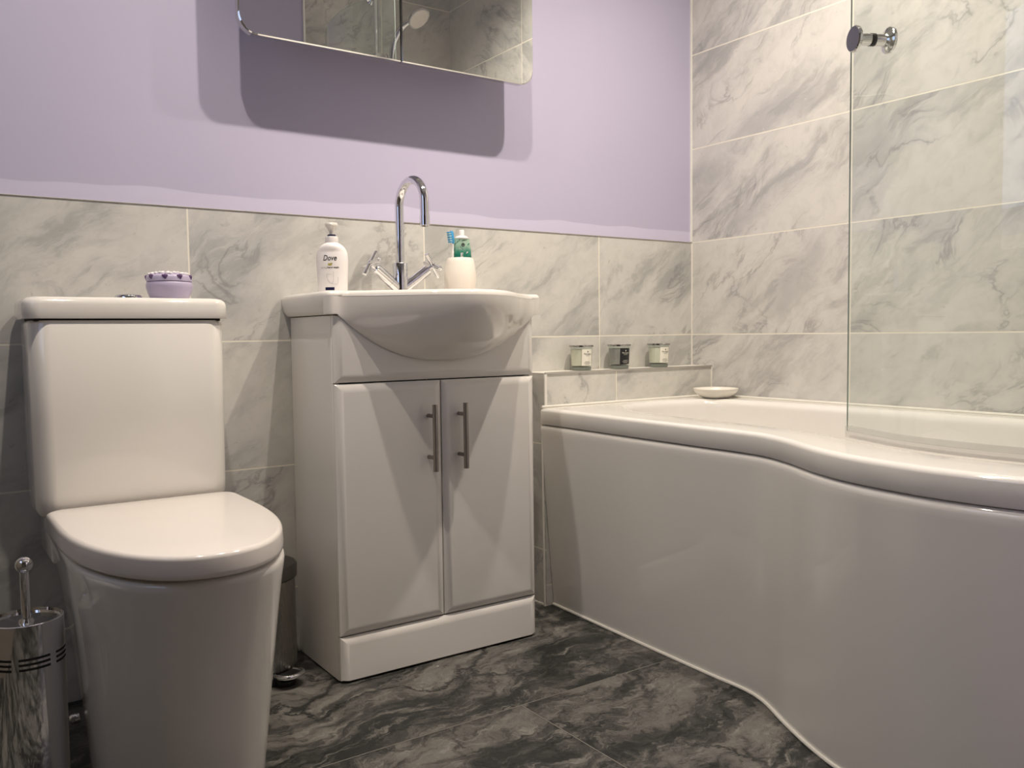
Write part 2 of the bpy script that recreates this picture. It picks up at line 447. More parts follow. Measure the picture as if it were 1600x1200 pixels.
# left wall with an unseen window, added for the bluish light
wy0, wy1, wz0, wz1 = -1.35, -.55, 1.05, 2.05
b = NB()
box(b, XL - .1, XL, YR, wy0, 0, CEIL); box(b, XL - .1, XL, wy1, .0, 0, CEIL)
box(b, XL - .1, XL, wy0, wy1, 0, wz0); box(b, XL - .1, XL, wy0, wy1, wz1, CEIL)
struct('wall_left', b, M['hall'])
b = NB()
for (a0, a1, c0, c1) in ((wy0, wy0 + .05, wz0, wz1), (wy1 - .05, wy1, wz0, wz1), (wy0 + .05, wy1 - .05, wz0, wz0 + .05), (wy0 + .05, wy1 - .05, wz1 - .05, wz1)):
    box(b, XL - .07, XL - .02, a0, a1, c0, c1)
win = struct('added_window_1', b, M['trimw'])
b = NB(); box(b, XL - .055, XL - .045, wy0 + .05, wy1 - .05, wz0 + .05, wz1 - .05); struct('added_window_pane', b, M['window'], win)
# trims
b = NB(); box(b, XL, -.001, -.0020, .004, 1.0590, 1.0610, .0006, 2); struct('trim_1', b, M['trimd'])
b = NB(); box(b, -.004, 0, -.002, .004, 1.062, CEIL); struct('trim_2', b, M['trimw'])
b = NB(); box(b, -.0035, -.0001, -.003, -.0001, .66, 1.057); struct('trim_3', b, M['sealant'])
b = NB(); box(b, -.712, -.704, YF - .006, YF + .003, 0, CEIL); struct('trim_4', b, M['trimw'])
# tiled ledge at the head of the bath
LX, LY, LZ = -.672, -.086, .660
b = NB()
box(b, LX, -.0005, LY, -.0005, 0.0, LZ - .004)
for f in b.faces:
    if f.normal.x < -.9: f.material_index = 1
led = struct('wall_ledge', b, [M['tile_ledge'], M['tile_ledge_side']])
b = NB(); box(b, LX, -.001, LY - .001, -.001, LZ - .004, LZ, .0015, 2); struct('ledge_top', b, M['sealant'], led)
b = NB(); box(b, LX - .0015, -.001, LY - .004, LY - .001, LZ - .0035, LZ + .0012, .001, 2); struct('ledge_edge_trim', b, M['trimg'], led)
b = NB(); box(b, LX - .002, LX + .007, LY - .003, LY + .002, .565, LZ - .004, .001, 2); struct('ledge_corner_trim', b, M['trimw'], led)
b = NB(); box(b, -.004, -.0002, LY - .003, LY, .565, LZ - .002); struct('ledge_sealant', b, M['sealant'], led)
b = NB(); box(b, LX - .004, LX, LY, -.001, 0, .004); box(b, -.834, LX, -.004, 0, 0, .004); struct('trim_5', b, M['sealant'])

# ------------------------------------------------------------------ bathtub
front = catmull([(-.688, -.088), (-.695, -.3), (-.703, -.5), (-.709, -.68), (-.711, -.80), (-.722, -.885), (-.762, -.975), (-.812, -1.062),
                 (-.850, -1.15), (-.872, -1.25), (-.879, -1.34), (-.868, -1.44), (-.840, -1.54), (-.800, -1.63), (-.752, -1.71), (-.715, -1.756)], 8)
NF, NE, NW = 90, 20, 60
outer = resample(front, NF)[:-1] + resample([(-.715, -1.756), (-.003, -1.756)], NE)[:-1] + resample([(-.003, -1.756), (-.003, -.088)], NW)[:-1] + resample([(-.003, -.088), (-.688, -.088)], NE)[:-1]
inf = catmull([(-.50, -.20), (-.555, -.32), (-.585, -.46), (-.60, -.65), (-.607, -.80), (-.62, -.90), (-.652, -.985), (-.688, -1.05), (-.726, -1.15), (-.748, -1.26), (-.75, -1.34), (-.738, -1.44), (-.70, -1.54), (-.64, -1.62)], 8)
iend = catmull([(-.64, -1.62), (-.54, -1.672), (-.35, -1.685), (-.2, -1.675), (-.11, -1.62)], 8)
iw = catmull([(-.11, -1.62), (-.078, -1.5), (-.07, -1.0), (-.072, -.5), (-.085, -.28), (-.13, -.18)], 8)
ine = catmull([(-.13, -.18), (-.21, -.142), (-.30, -.134), (-.40, -.148), (-.50, -.20)], 8)
inner = resample(inf, NF)[:-1] + resample(iend, NE)[:-1] + resample(iw, NW)[:-1] + resample(ine, NE)[:-1]
def offs(P, d):
    n = len(P); out = []
    for i in range(n):
        a, c = P[i - 1], P[(i + 1) % n]
        tx, ty = c[0] - a[0], c[1] - a[1]; L = math.hypot(tx, ty) or 1
        out.append((P[i][0] - ty / L * d, P[i][1] + tx / L * d))   # +d = inward for this winding
    return out
def lerpr(A, B, t): return [(a[0] + (c[0] - a[0]) * t, a[1] + (c[1] - a[1]) * t) for a, c in zip(A, B)]
def ctr(P, s, c=(-.37, -.93)): return [(c[0] + (p[0] - c[0]) * s, c[1] + (p[1] - c[1]) * s) for p in P]
# sign of inward offset
test = offs(outer, .01); sg = 1 if test[40][0] > outer[40][0] else -1
RZ = .564
def zr(P, z): return [(p[0], p[1], z) for p in P]
def clampr(P):
    return [(min(p[0], -.003), max(min(p[1], -.088), -1.756)) for p in P]
rings = [zr(clampr(offs(outer, sg * .012)), .518), zr(clampr(offs(outer, sg * .002)), .518), zr(outer, .521), zr(outer, RZ - .0105)]
for a in (20, 40, 60, 80, 90):
    r = math.radians(a); rings.append(zr(lerpr(outer, inner, .10 * (1 - math.cos(r))), RZ - .0105 + .0095 * math.sin(r)))
rings.append(zr(lerpr(outer, inner, .5), RZ))
def smooth_ring(P, k=3):
    for _ in range(k):
        P = [((P[i-1][0] + 2*P[i][0] + P[(i+1) % len(P)][0]) / 4, (P[i-1][1] + 2*P[i][1] + P[(i+1) % len(P)][1]) / 4) for i in range(len(P))]
    return P
inner = smooth_ring(inner, 6)
for a in (0, 15, 30, 45, 60, 75, 90):
    r = math.radians(a); rings.append(zr(offs(inner, sg * (.022 * math.sin(r) - .008)), RZ - .022 * (1 - math.cos(r))))
rings.append(zr(ctr(offs(inner, sg * .02), .985), .45))
rings.append(zr(ctr(offs(inner, sg * .03), .95), .30))
rings.append(zr(ctr(offs(inner, sg * .045), .91), .19))
rings.append(zr(ctr(offs(inner, sg * .075), .86), .16))
rings.append(zr(ctr(inner, .35), .150))
tubt = thing('bathtub', 'white P-shaped acrylic bathtub with curved bulging front under the glass screen', 'bathtub', (-.4, -.92, 0))
b = NB(); loft(b, rings, True, False, True); part('tub', b, M['acrylic'], tubt, angle=50)
# front panel: top follows the rim, foot tucked in
ptop = [(p[0] - .0005, p[1]) for p in resample(front, 110)]
foot = catmull([(-.648, -.088), (-.655, -.234), (-.668, -.494), (-.677, -.704), (-.679, -.80), (-.695, -.866), (-.742, -.955), (-.785, -1.045), (-.815, -1.13), (-.838, -1.25), (-.845, -1.34), (-.835, -1.44), (-.81, -1.54), (-.77, -1.63), (-.722, -1.71), (-.69, -1.756)], 8)
foot = resample(foot, 110)
def prow(t, z, ins=0.0):
    return [(a[0] + (c[0] - a[0]) * t + ins, a[1] + (c[1] - a[1]) * t, z) for a, c in zip(ptop, foot)]
rows = [prow(0, .5160, .02), prow(0, .5160, .011), prow(0, .5148, .006), prow(0, .5115, .0025), prow(0, .507, .0006), prow(.0, .502), prow(.03, .49), prow(.1, .45), prow(.28, .36), prow(.5, .25), prow(.75, .12), prow(1, 0.0), prow(1, 0, .02)]
b = NB(); loft(b, rows, False, False, False); part('front_panel', b, M['acrylic'], tubt, angle=50)
b = NB()
tube(b, [(p[0] - .002, p[1], .003) for p in foot], .0042, 8)
part('floor_sealant', b, M['sealant'], tubt)
b = NB(); tube(b, [(-.685, -.0885, RZ + .001), (-.006, -.0885, RZ + .001)], .004, 8)
tube(b, [(-.0046, -.093, RZ + .001), (-.0046, -1.75, RZ + .001)], .004, 8)
tube(b, [(LX - .008, -.0885, .002), (LX - .012, -.0885, .515)], .003, 8)
part('wall_sealant', b, M['sealant'], tubt)

# ------------------------------------------------------------------ glass screen
gp = catmull([(-.661, -1.030), (-.688, -1.09), (-.722, -1.17), (-.740, -1.26), (-.744, -1.34), (-.735, -1.42), (-.712, -1.52), (-.672, -1.63), (-.625, -1.735)], 8)
gp = resample(gp, 70)
def goff(d):
    out = []
    for i in range(len(gp)):
        a, c = gp[max(i - 1, 0)], gp[min(i + 1, len(gp) - 1)]
        tx, ty = c[0] - a[0], c[1] - a[1]; L = math.hypot(tx, ty)
        out.append((gp[i][0] + ty / L * d, gp[i][1] - tx / L * d))
    return out
def wallmesh(bm, A, B, z0, z1, mi_edge=1):
    n = len(A)
    va0 = [bm.verts.new((*p, z0)) for p in A]; va1 = [bm.verts.new((*p, z1)) for p in A]
    vb0 = [bm.verts.new((*p, z0)) for p in B]; vb1 = [bm.verts.new((*p, z1)) for p in B]
    for i in range(n - 1):
        bm.faces.new((va0[i], va0[i+1], va1[i+1], va1[i])); bm.faces.new((vb0[i+1], vb0[i], vb1[i], vb1[i+1]))
        for q in ((va1[i], va1[i+1], vb1[i+1], vb1[i]), (va0[i+1], va0[i], vb0[i], vb0[i+1])):
            bm.faces.new(q).material_index = mi_edge
    bm.faces.new((va0[0], va1[0], vb1[0], vb0[0])).material_index = mi_edge
    bm.faces.new((va0[-1], vb0[-1], vb1[-1], va1[-1])).material_index = mi_edge
scr = thing('bath_screen', 'curved frameless glass shower screen standing on the rim of the bathtub', 'shower screen', (-.70, -1.35, RZ + .002))
b = NB(); wallmesh(b, goff(.0014), goff(-.0014), RZ + .014, 1.98); part('glass_pane', b, [M['glass'], M['glass_edge']], scr, smooth=False)
b = NB(); wallmesh(b, goff(.0045), goff(-.0045), RZ + .002, RZ + .024, 0)
wallmesh(b, goff(-.0045), goff(-.016), RZ + .002, RZ + .005, 0); part('bottom_seal', b, M['seal'], scr, 'clear plastic drip seal', smooth=False)
b = NB(); box(b, -.640, -.606, -1.758, -1.722, RZ + .004, 1.985, .003); part('wall_profile', b, M['chrome'], scr)
# knob
kp = Vector((-.6885, -1.090, 1.284)); kd = Vector((-.90, .43, 0)).normalized()
b = NB()
axis_lathe(b, kp + kd * .002, kd, [(0, .0105), (.0205, .0105), (.024, .014), (.0265, .0205), (.029, .0228), (.033, .0228), (.0350, .021)])
axis_lathe(b, kp - kd * .002, -kd, [(0, .0105), (.0205, .0105), (.024, .014), (.0265, .0205), (.029, .0228), (.033, .0228), (.0350, .021)])
kn = part('knob', b, M['chrome'], scr, 'double-sided chrome door knob')
b = NB(); axis_lathe(b, kp - kd * .0045, kd, [(0, .0112), (.009, .0112)]); part('washer', b, M['black'], kn)

# ------------------------------------------------------------------ shower on the front wall (seen in the mirror)
rl = thing('shower_rail', 'vertical chrome riser rail on the tiled wall, reflected in the mirror', 'shower rail', (-.40, YF, 1.25))
b = NB(); tube(b, [(-.40, YF + .05, 1.25), (-.40, YF + .05, 2.25)], .010, 20); part('rail', b, M['chrome'], rl)
for z in (1.27, 2.23):
    b = NB(); axis_lathe(b, (-.40, YF + .001, z), (0, 1, 0), [(0, .022), (.006, .022), (.01, .011), (.05, .011)]); part('wall_mount', b, M['chrome'], rl)
b = NB(); box(b, -.416, -.355, YF + .034, YF + .072, 1.955, 1.99, .006); part('slider', b, M['chrome'], rl)
hs = thing('hand_shower', 'chrome hand shower with round pale spray plate, reflected in the mirror', 'shower head', (-.35, YF + .10, 1.99))
b = NB()
hp = catmull([(-.345, YF + .080, 1.955), (-.342, YF + .085, 2.0), (-.335, YF + .10, 2.05), (-.315, YF + .13, 2.095), (-.295, YF + .16, 2.115)], 6)
tube(b, hp, [.011 + .004 * math.sin(i / len(hp) * PI) for i in range(len(hp))], 16); part('handle', b, M['chrome'], hs)
hd = Vector((.25, .55, -.75)).normalized(); hc = Vector((-.270, YF + .200, 2.118))
b = NB(); axis_lathe(b, hc - hd * .03, hd, [(0, .008), (.006, .025), (.014, .044), (.022, .050), (.030, .0505)]); part('head', b, M['chrome'], hs)
b = NB(); axis_lathe(b, hc, hd, [(0, .045), (.002, .044)]); part('spray_plate', b, M['seat'], hs)
b = NB(); tube(b, catmull([(-.347, YF + .08, 1.95), (-.345, YF + .11, 1.8), (-.30, YF + .12, 1.4), (-.24, YF + .10, 1.12), (-.20, YF + .06, 1.10), (-.20, YF + .012, 1.12)], 10), .0065, 12)
part('hose', b, M['chrome'], hs)

# ------------------------------------------------------------------ vanity unit
CX0, CX1, CY = -1.367, -.836, -.262
van = thing('vanity_cabinet', 'white gloss vanity cabinet with two doors, under the washbasin', 'cabinet', (-1.1, -.13, 0))
b = NB()
box(b, CX0, CX0 + .016, CY + .019, -.001, .003, .8145, .001, 1); box(b, CX1 - .016, CX1, CY + .019, -.001, .003, .8145, .001, 1)
box(b, CX0 + .015, CX1 - .015, CY + .030, -.002, .09, .106); box(b, CX0 + .015, CX1 - .015, -.014, -.002, .09, .62)
part('carcass', b, M['cab'], van)
def panel(x0, x1, z0, z1, l=True, r=True, bt=True, tp=True, th=.018, w=.020, dp=.0065):
    bm = NB(); yb = CY + th; ye = CY + dp; yc = CY
    q = .0015
    o_ = [(x0, z0), (x1, z0), (x1, z1), (x0, z1)]
    i_ = [(x0 + (w if l else 0), z0 + (w if bt else 0)), (x1 - (w if r else 0), z0 + (w if bt else 0)), (x1 - (w if r else 0), z1 - (w if tp else 0)), (x0 + (w if l else 0), z1 - (w if tp else 0))]
    i2 = [(x0 + (w * .75 if l else 0), z0 + (w * .75 if bt else 0)), (x1 - (w * .75 if r else 0), z0 + (w * .75 if bt else 0)), (x1 - (w * .75 if r else 0), z1 - (w * .75 if tp else 0)), (x0 + (w * .75 if l else 0), z1 - (w * .75 if tp else 0))]
    loft(bm, [[(x, yb, z) for x, z in o_], [(x, ye + q, z) for x, z in o_], [(x + (q if k in (0, 3) else -q), ye, z + (q if k < 2 else -q)) for k, (x, z) in enumerate(o_)],
              [(x, yc + .0004, z) for x, z in i2], [(x, yc, z) for x, z in i_]], True, True, True)
    return bm
part('fascia', panel(CX0, CX1, .667, .814, tp=False), M['cab'], van, angle=25)
XM = -1.102
doorL = part('door', panel(CX0, XM - .0015, .106, .664), M['cab'], van, angle=25)
doorR = part('door', panel(XM + .0015, CX1, .106, .664), M['cab'], van, angle=25)
part('plinth', panel(CX0, CX1, .006, .103, bt=False), M['cab'], van, angle=25)
for dr, hx in ((doorL, -1.140), (doorR, -1.058)):
    b = NB()
    tube(b, [(hx, CY - .032, .456), (hx, CY - .032, .610)], .0062, 20)
    for z in (.487, .583): tube(b, [(hx, CY + .001, z), (hx, CY - .032, z)], .0048, 16)
    h = part('handle', b, M['steel_h'], dr, 'brushed steel bar handle')

# ------------------------------------------------------------------ washbasin
BXc, BH = -1.098, .289; BT = .867; BB = .8155
def yfront(s):                                           # s in -1..1 across the basin
    a = abs(s)
    t = min(1, max(0, (a - 0.0) / .90))
    bow = (math.cos(PI * t) * .5 + .5) ** .72 if t < 1 else 0
    return -.266 - .172 * bow
def basin_outline(inset=0.0, n=120):
    P = []
    for i in range(n + 1):
        s = -1 + 2 * i / n
        # round the two front corners
        x = BXc + s * BH
        y = yfront(s)
        e = BH - abs(s) * BH
        if e < .02: y += .02 - math.sqrt(max(0, .02 ** 2 - (.02 - e) ** 2))
        P.append((x, y))
    P += [(BXc + BH, -.2), (BXc + BH, -.1), (BXc + BH, -.0015)]
    P += [(BXc + BH * (1 - 2 * k / 20), -.0015) for k in range(1, 20)]
    P += [(BXc - BH, -.0015), (BXc - BH, -.1), (BXc - BH, -.2)]
    return P
def fit_wall(P): return [(p[0], min(p[1], -.0015)) for p in P]
bo = basin_outline()
bc = (BXc, -.235)
bowl = []
for p in bo:
    a = math.atan2((p[1] - bc[1]) / .135, (p[0] - bc[0]) / .205)
    bowl.append((bc[0] + .205 * math.cos(a), bc[1] + .135 * math.sin(a)))
t_ = offs(bo, .005); sb = 1 if t_[60][1] > bo[60][1] else -1
def clampf(P): return [(p[0], max(p[1], -.2585)) for p in P]
rings = [zr(clampf(fit_wall(offs(bo, sb * .014))), BB), zr(clampf(fit_wall(offs(bo, sb * .009))), BB + .004), zr(clampf(fit_wall(offs(bo, sb * .003))), BB + .014), zr(clampf(fit_wall(bo)), BT - .020), zr(fit_wall(offs(bo, sb * 0.0)), BT - .012)]
for a in (25, 50, 75, 90):
    r = math.radians(a); rings.append(zr(fit_wall(offs(bo, sb * .010 * (1 - math.cos(r)))), BT - .012 + .012 * math.sin(r)))
rings.append(zr(lerpr(fit_wall(offs(bo, sb * .010)), bowl, .5), BT - .002))
rings.append(zr(lerpr(fit_wall(offs(bo, sb * .010)), bowl, .95), BT - .004))
for s_, z_ in ((.97, .012), (.92, .035), (.8, .07), (.55, .095), (.2, .105)):
    rings.append(zr(ctr(bowl, s_, bc), BT - z_))
bas = thing('washbasin', 'white ceramic washbasin with bowed front, set on the vanity cabinet', 'washbasin', (BXc, -.22, BB))
b = NB(); loft(b, rings, True, False, True)
# belly hanging in front of the cabinet
nx, na = 110, 24
WB = BH - .0008
grid = []
for j in range(na + 1):
    a = PI / 2 * j / na; row = []
    for i in range(nx + 1):
        s = -math.cos(PI * i / nx) * .35 + (-1 + 2 * i / nx) * .65
        x = BXc + s * WB
        yt = yfront(s); e = BH - abs(s) * WB
        if e < .02: yt += .02 - math.sqrt(max(0, .02 ** 2 - (.02 - e) ** 2))
        s2 = min(1, abs(s) / .912)
        zt = BT - .0115
        zb = BB + .001 - .107 * max(0, 1 - s2 ** 2.25)
        yb = max(CY - .0025, yt + .0015)
        row.append(b.verts.new((x, yb + (yt - yb) * math.cos(a) ** 1.25, zt - (zt - zb) * math.sin(a))))
    grid.append(row)
for j in range(na):
    for i in range(nx):
        try: b.faces.new((grid[j][i], grid[j][i + 1], grid[j + 1][i + 1], grid[j + 1][i]))
        except ValueError: pass
bmesh.ops.remove_doubles(b, verts=b.verts[:], dist=.00002)
part('basin_bowl', b, M['ceramic'], bas, angle=60)
b = NB(); lathe(b, [(.021, BT - .1045), (.021, BT - .1015), (.014, BT - .100)], BXc, -.235, 32); part('waste', b, M['chrome'], bas)

# ------------------------------------------------------------------ tap
TX, TY = -1.112, -.082; TZ = BT - .003
tap = thing('mixer_tap', 'tall chrome swan-neck basin mixer tap with two cross handles', 'tap', (TX, TY, TZ))
b = NB(); lathe(b, [(.024, TZ), (.024, TZ + .005), (.0185, TZ + .006), (.0185, TZ + .082), (.0175, TZ + .0835)], TX, TY, 40)
part('body', b, M['chrome'], tap)
b = NB(); pts = [(TX, TY, TZ + .08 + k * .02) for k in range(8)]
R_ = .059; sd = Vector((.05, -1, 0)).normalized(); zc = 1.083
pts = [(TX, TY, TZ + .08), (TX, TY, 1.0), (TX, TY, zc - .01)] + [(TX + sd.x * R_ * (1 - math.cos(a)), TY + sd.y * R_ * (1 - math.cos(a)), zc + R_ * math.sin(a)) for a in [PI * k / 24 for k in range(25)]] + [(TX + sd.x * 2 * R_, TY + sd.y * 2 * R_, 1.045)]
tube(b, pts, .0108, 24); part('spout', b, M['chrome'], tap)
ex, ey = TX + sd.x * 2 * R_, TY + sd.y * 2 * R_
b = NB(); lathe(b, [(.0118, 1.050), (.0118, 1.028), (.0095, 1.027), (.009, 1.024)], ex, ey, 28); part('aerator', b, M['chrome'], tap)
for sx_ in (-1, 1):
    d = Vector((sx_ * .80, -.10, .60)).normalized(); p0 = Vector((TX, TY, TZ + .015)) + d * .008
    b = NB(); axis_lathe(b, p0, d, [(0, .0138), (.028, .0138), (.0285, .0131), (.029, .0138), (.082, .0138), (.083, .0128), (.083, .006), (.098, .0055)], 32)
    arm = part('valve_arm', b, M['chrome'], tap)
    hc_ = p0 + d * .100
    e1 = d.cross(Vector((0, 1, 0))).normalized(); e2 = d.cross(e1).normalized()
    f1 = (e1 * .97 + e2 * .24).normalized(); f2 = d.cross(f1).normalized()
    b = NB(); sphere(b, hc_, .0080, 16)
    for e_ in (f1, f2): tube(b, [hc_ - e_ * .0365, hc_ - e_ * .036, hc_ + e_ * .036, hc_ + e_ * .0365], [.0050, .0058, .0058, .0050], 14)
    part('cross_handle', b, M['chrome'], tap)

# ------------------------------------------------------------------ soap bottle
SX, SY, SZ = -1.301, -.105, BT - .0018
ang = math.radians(-36)                                   # the front faces -y turned towards -x
sbt = thing('soap_bottle', 'white pump bottle of hand wash standing at the left end of the washbasin', 'bottle', (SX, SY, SZ))
prof = [(.030, 0), (.033, .002), (.0345, .01), (.0355, .04), (.0372, .07), (.0372, .085), (.035, .099), (.029, .110), (.021, .117), (.0145, .1205), (.0135, .121)]
prof = catmull(prof, 4)
FL = .60
def bscale(z):
    for (r0, z0), (r1, z1) in zip(prof, prof[1:]):
        if z0 <= z <= z1: return r0 + (r1 - r0) * (z - z0) / max(1e-9, z1 - z0)
    return prof[-1][0]
b = NB()
rings = []
for r, z in prof:
    fl = FL if z < .10 else FL + (1 - FL) * min(1, (z - .10) / .02)
    rings.append([(SX + r * math.cos(t) * math.cos(ang) - r * fl * math.sin(t) * math.sin(ang),
                   SY + r * math.cos(t) * math.sin(ang) + r * fl * math.sin(t) * math.cos(ang), SZ + z) for t in [2 * PI * i / 56 for i in range(56)]])
loft(b, rings); part('bottle_body', b, M['bottle'], sbt)
def on_bottle(u, z, lift=.0004):
    r = bscale(z); w = max(-.98, min(.98, u / r)); t = -math.acos(max(-1, min(1, w)))
    px, py = (r + lift) * math.cos(t), (r * FL + lift) * math.sin(t)
    return (SX + px * math.cos(ang) - py * math.sin(ang), SY + px * math.sin(ang) + py * math.cos(ang), SZ + z)
b = NB(); text_mesh(b, 'Dove', .0178, lambda u, v: on_bottle(u - .001, v + .0785), 0, .25, .0002, .80)
text_mesh(b, 'hand wash', .0062, lambda u, v: on_bottle(u + .0065, v + .0605), 0, 0, .00015, 1.0)
part('bottle_lettering', b, M['ink'], sbt, 'black brand name and product lettering')
b = NB(); text_mesh(b, 'caring', .0062, lambda u, v: on_bottle(u - .015, v + .0605), 0, 0, 0, .95)
part('bottle_lettering', b, M['inkg'], sbt)
b = NB(); patch(b, [(-.006, .0685), (-.002, .066), (.003, .0665), (.006, .0715), (.003, .0735), (.0, .0715), (-.003, .0725)], on_bottle); part('bird_emblem', b, M['gold'], sbt, 'small gold bird emblem')
b = NB()
stroke(b, [(-.0085, .048), (-.0078, .040), (-.005, .032), (0, .0262), (.004, .0245)], .0012, on_bottle)
stroke(b, [(-.0085, .0475), (-.003, .0468), (.004, .0475)], .0008, on_bottle)
stroke(b, [(.0072, .053), (.0070, .040), (.0066, .031), (.003, .0262), (.010, .0240), (.0160, .0255), (.0168, .040)], .0010, on_bottle)
part('cream_splash_print', b, M['pearl'], sbt)
b = NB(); gridpatch(b, -.0125, .0085, .0100, .0168, on_bottle); part('bottle_strip', b, M['navy'], sbt, 'navy strip at the foot of the label')
b = NB(); lathe(b, [(.0145, SZ + .1195), (.0152, SZ + .121), (.0148, SZ + .1335), (.0135, SZ + .135)], SX, SY, 32); part('collar', b, M['bottle'], sbt)
b = NB(); lathe(b, [(.0098, SZ + .1345), (.0098, SZ + .1395)], SX, SY, 28); part('neck_ring', b, M['navy'], sbt, 'navy ring under the pump head')
b = NB(); lathe(b, [(.0055, SZ + .1385), (.0058, SZ + .146), (.0095, SZ + .154), (.0135, SZ + .159), (.0148, SZ + .163), (.0138, SZ + .1665), (.006, SZ + .168)], SX, SY, 28)
tube(b, [(SX, SY, SZ + .161), (SX - .009, SY - .018, SZ + .161), (SX - .012, SY - .025, SZ + .158)], [.0045, .004, .0032], 12)
part('pump_head', b, M['pump'], sbt)

# ------------------------------------------------------------------ tumbler, toothpaste, toothbrush
UX, UY, UZ = -.945, -.092, BT - .0018
b = NB()
pf = catmull([(.030, 0), (.034, .003), (.0385, .02), (.0412, .045), (.0408, .065), (.0375, .088), (.0345, .0975), (.0335, .100)], 4)
pin = [(.031, .0995), (.034, .088), (.037, .065), (.0370, .045), (.034, .02), (.029, .008), (.010, .006)]
lathe(b, [(r, UZ + z) for r, z in pf + pin], UX, UY, 56)
solo('tumbler', b, M['cup'], 'cream ceramic tumbler holding the toothbrush, at the right end of the basin', 'cup', (UX, UY, UZ))
# toothpaste standing in the tumbler, cap up
PX, PY = UX + .004, UY - .004; pa = math.radians(-14)
tp = thing('toothpaste_tube', 'green toothpaste tube standing cap upwards in the cream tumbler', 'toothpaste', (PX, PY, UZ + .0085))
pz0 = UZ + .0085
def tring(w, d, z, n=32):
    return [(PX + w * math.cos(t) * math.cos(pa) - d * math.sin(t) * math.sin(pa), PY + w * math.cos(t) * math.sin(pa) + d * math.sin(t) * math.cos(pa), pz0 + z) for t in [2 * PI * i / n for i in range(n)]]
b = NB(); loft(b, [tring(.0255, .0012, 0), tring(.0257, .0022, .008), tring(.0262, .0080, .05), tring(.0258, .0115, .090), tring(.0240, .0138, .118), tring(.0205, .0150, .1415)])
part('tube_body', b, M['tube'], tp)
def on_tube(u, z, lift=.0006):
    k = [(0, .0255, .0012), (.05, .0262, .008), (.09, .0258, .0115), (.118, .024, .0138), (.1415, .0205, .015), (.2, .0205, .015)]
    for a_, c_ in zip(k, k[1:]):
        if a_[0] <= z <= c_[0]:
            f = (z - a_[0]) / (c_[0] - a_[0]); w = a_[1] + (c_[1] - a_[1]) * f; d = a_[2] + (c_[2] - a_[2]) * f; break
    s = max(-.95, min(.95, u / w)); y = -d * math.sqrt(1 - s * s) - lift
    return (PX + u * math.cos(pa) - y * math.sin(pa), PY + u * math.sin(pa) + y * math.cos(pa), pz0 + z)
b = NB()
def ringpatch(bm, cx, cz, r0, r1, n=20):
    V0 = [bm.verts.new(on_tube(cx + r0 * math.cos(2*PI*i/n), cz + r0 * math.sin(2*PI*i/n))) for i in range(n)]
    V1 = [bm.verts.new(on_tube(cx + r1 * math.cos(2*PI*i/n), cz + r1 * math.sin(2*PI*i/n))) for i in range(n)]
    for i in range(n): bm.faces.new((V0[i], V0[(i+1) % n], V1[(i+1) % n], V1[i]))
ringpatch(b, -.001, .1245, .0030, .0046)
patch(b, [(-.0030, .1235), (.001, .1235), (.001, .1260), (-.0030, .1260)], on_tube)
for (u0, v0, u1, v1) in ((-.010, .113, -.007, .121), (-.006, .133, .003, .1365), (-.004, .112, -.001, .1145)):
    dx, dy = u1 - u0, v1 - v0; L = math.hypot(dx, dy); nx_, ny_ = -dy / L * .0005, dx / L * .0005
    patch(b, [(u0, v0), (u1 - nx_, v1 - ny_), (u1 + nx_, v1 + ny_)], on_tube)
part('tube_print', b, M['ink'], tp, 'dark round symbol and leaf marks')
b = NB(); text_mesh(b, 'E', .0150, lambda u, v: on_tube(v - .009, .1005 - u * 1.0) if False else on_tube(u - .004, v + .0935), 0, 0, .0004)
for (u, v, r) in ((-.0095, .1145, .0011), (.0110, .1060, .0018), (.0085, .1035, .0010)):
    patch(b, [(u + r * math.cos(2*PI*i/10), v + r * math.sin(2*PI*i/10)) for i in range(10)], on_tube)
part('tube_lettering', b, M['bottle'], tp, 'white lettering and bubbles')
b = NB(); lathe(b, [(.0185, pz0 + .1405), (.0190, pz0 + .1425), (.013, pz0 + .1475), (.0065, pz0 + .149)], PX, PY, 28); part('tube_shoulder', b, M['bottle'], tp)
b = NB(); lathe(b, [(.0068, pz0 + .1485), (.0068, pz0 + .162), (.0058, pz0 + .1635)], PX, PY, 24); part('cap', b, M['bottle'], tp)
# toothbrush
tb = thing('toothbrush', 'white toothbrush with blue bristles leaning in the cream tumbler', 'toothbrush', (UX - .022, UY - .005, UZ + .0095))
b = NB()
hb = catmull([(UX - .016, UY + .004, UZ + .010), (UX - .021, UY - .002, UZ + .05), (UX - .0265, UY - .008, UZ + .10), (UX - .0265, UY - .010, UZ + .125), (UX - .0285, UY - .011, UZ + .138), (UX - .0335, UY - .013, UZ + .164)], 6)
tube(b, hb, [.0036 if i < 16 else .0026 if i < 24 else .0034 for i in range(len(hb))], 12); part('brush_handle', b, M['brush'], tb)
b = NB(); b2_ = NB()
for k in range(9):
    t = k / 8; base = Vector((UX - .0285, UY - .011, UZ + .139)).lerp(Vector((UX - .0335, UY - .013, UZ + .163)), t)
    for w in (-.0025, 0, .0025):
        dirv = Vector((-.90, -.38, -.10)).normalized(); side = Vector((.38, -.9, 0)).normalized() * w
        tube(b if k % 2 == 0 else b2_, [base + side, base + side + dirv * .0125], [.0013, .0016], 8)
bh = part('bristles', b, M['bristle'], tb, 'blue bristle tufts'); part('bristles', b2_, M['bristle2'], tb, 'pale bristle tufts')
b = NB(); tube(b, [(UX - .0265, UY - .011, UZ + .135), (UX - .0285, UY - .0115, UZ + .145), (UX - .0315, UY - .013, UZ + .162), (UX - .0322, UY - .0132, UZ + .167)], [.0035, .0055, .0055, .003], 12)
part('brush_head', b, M['bristle'], tb, 'blue brush head')

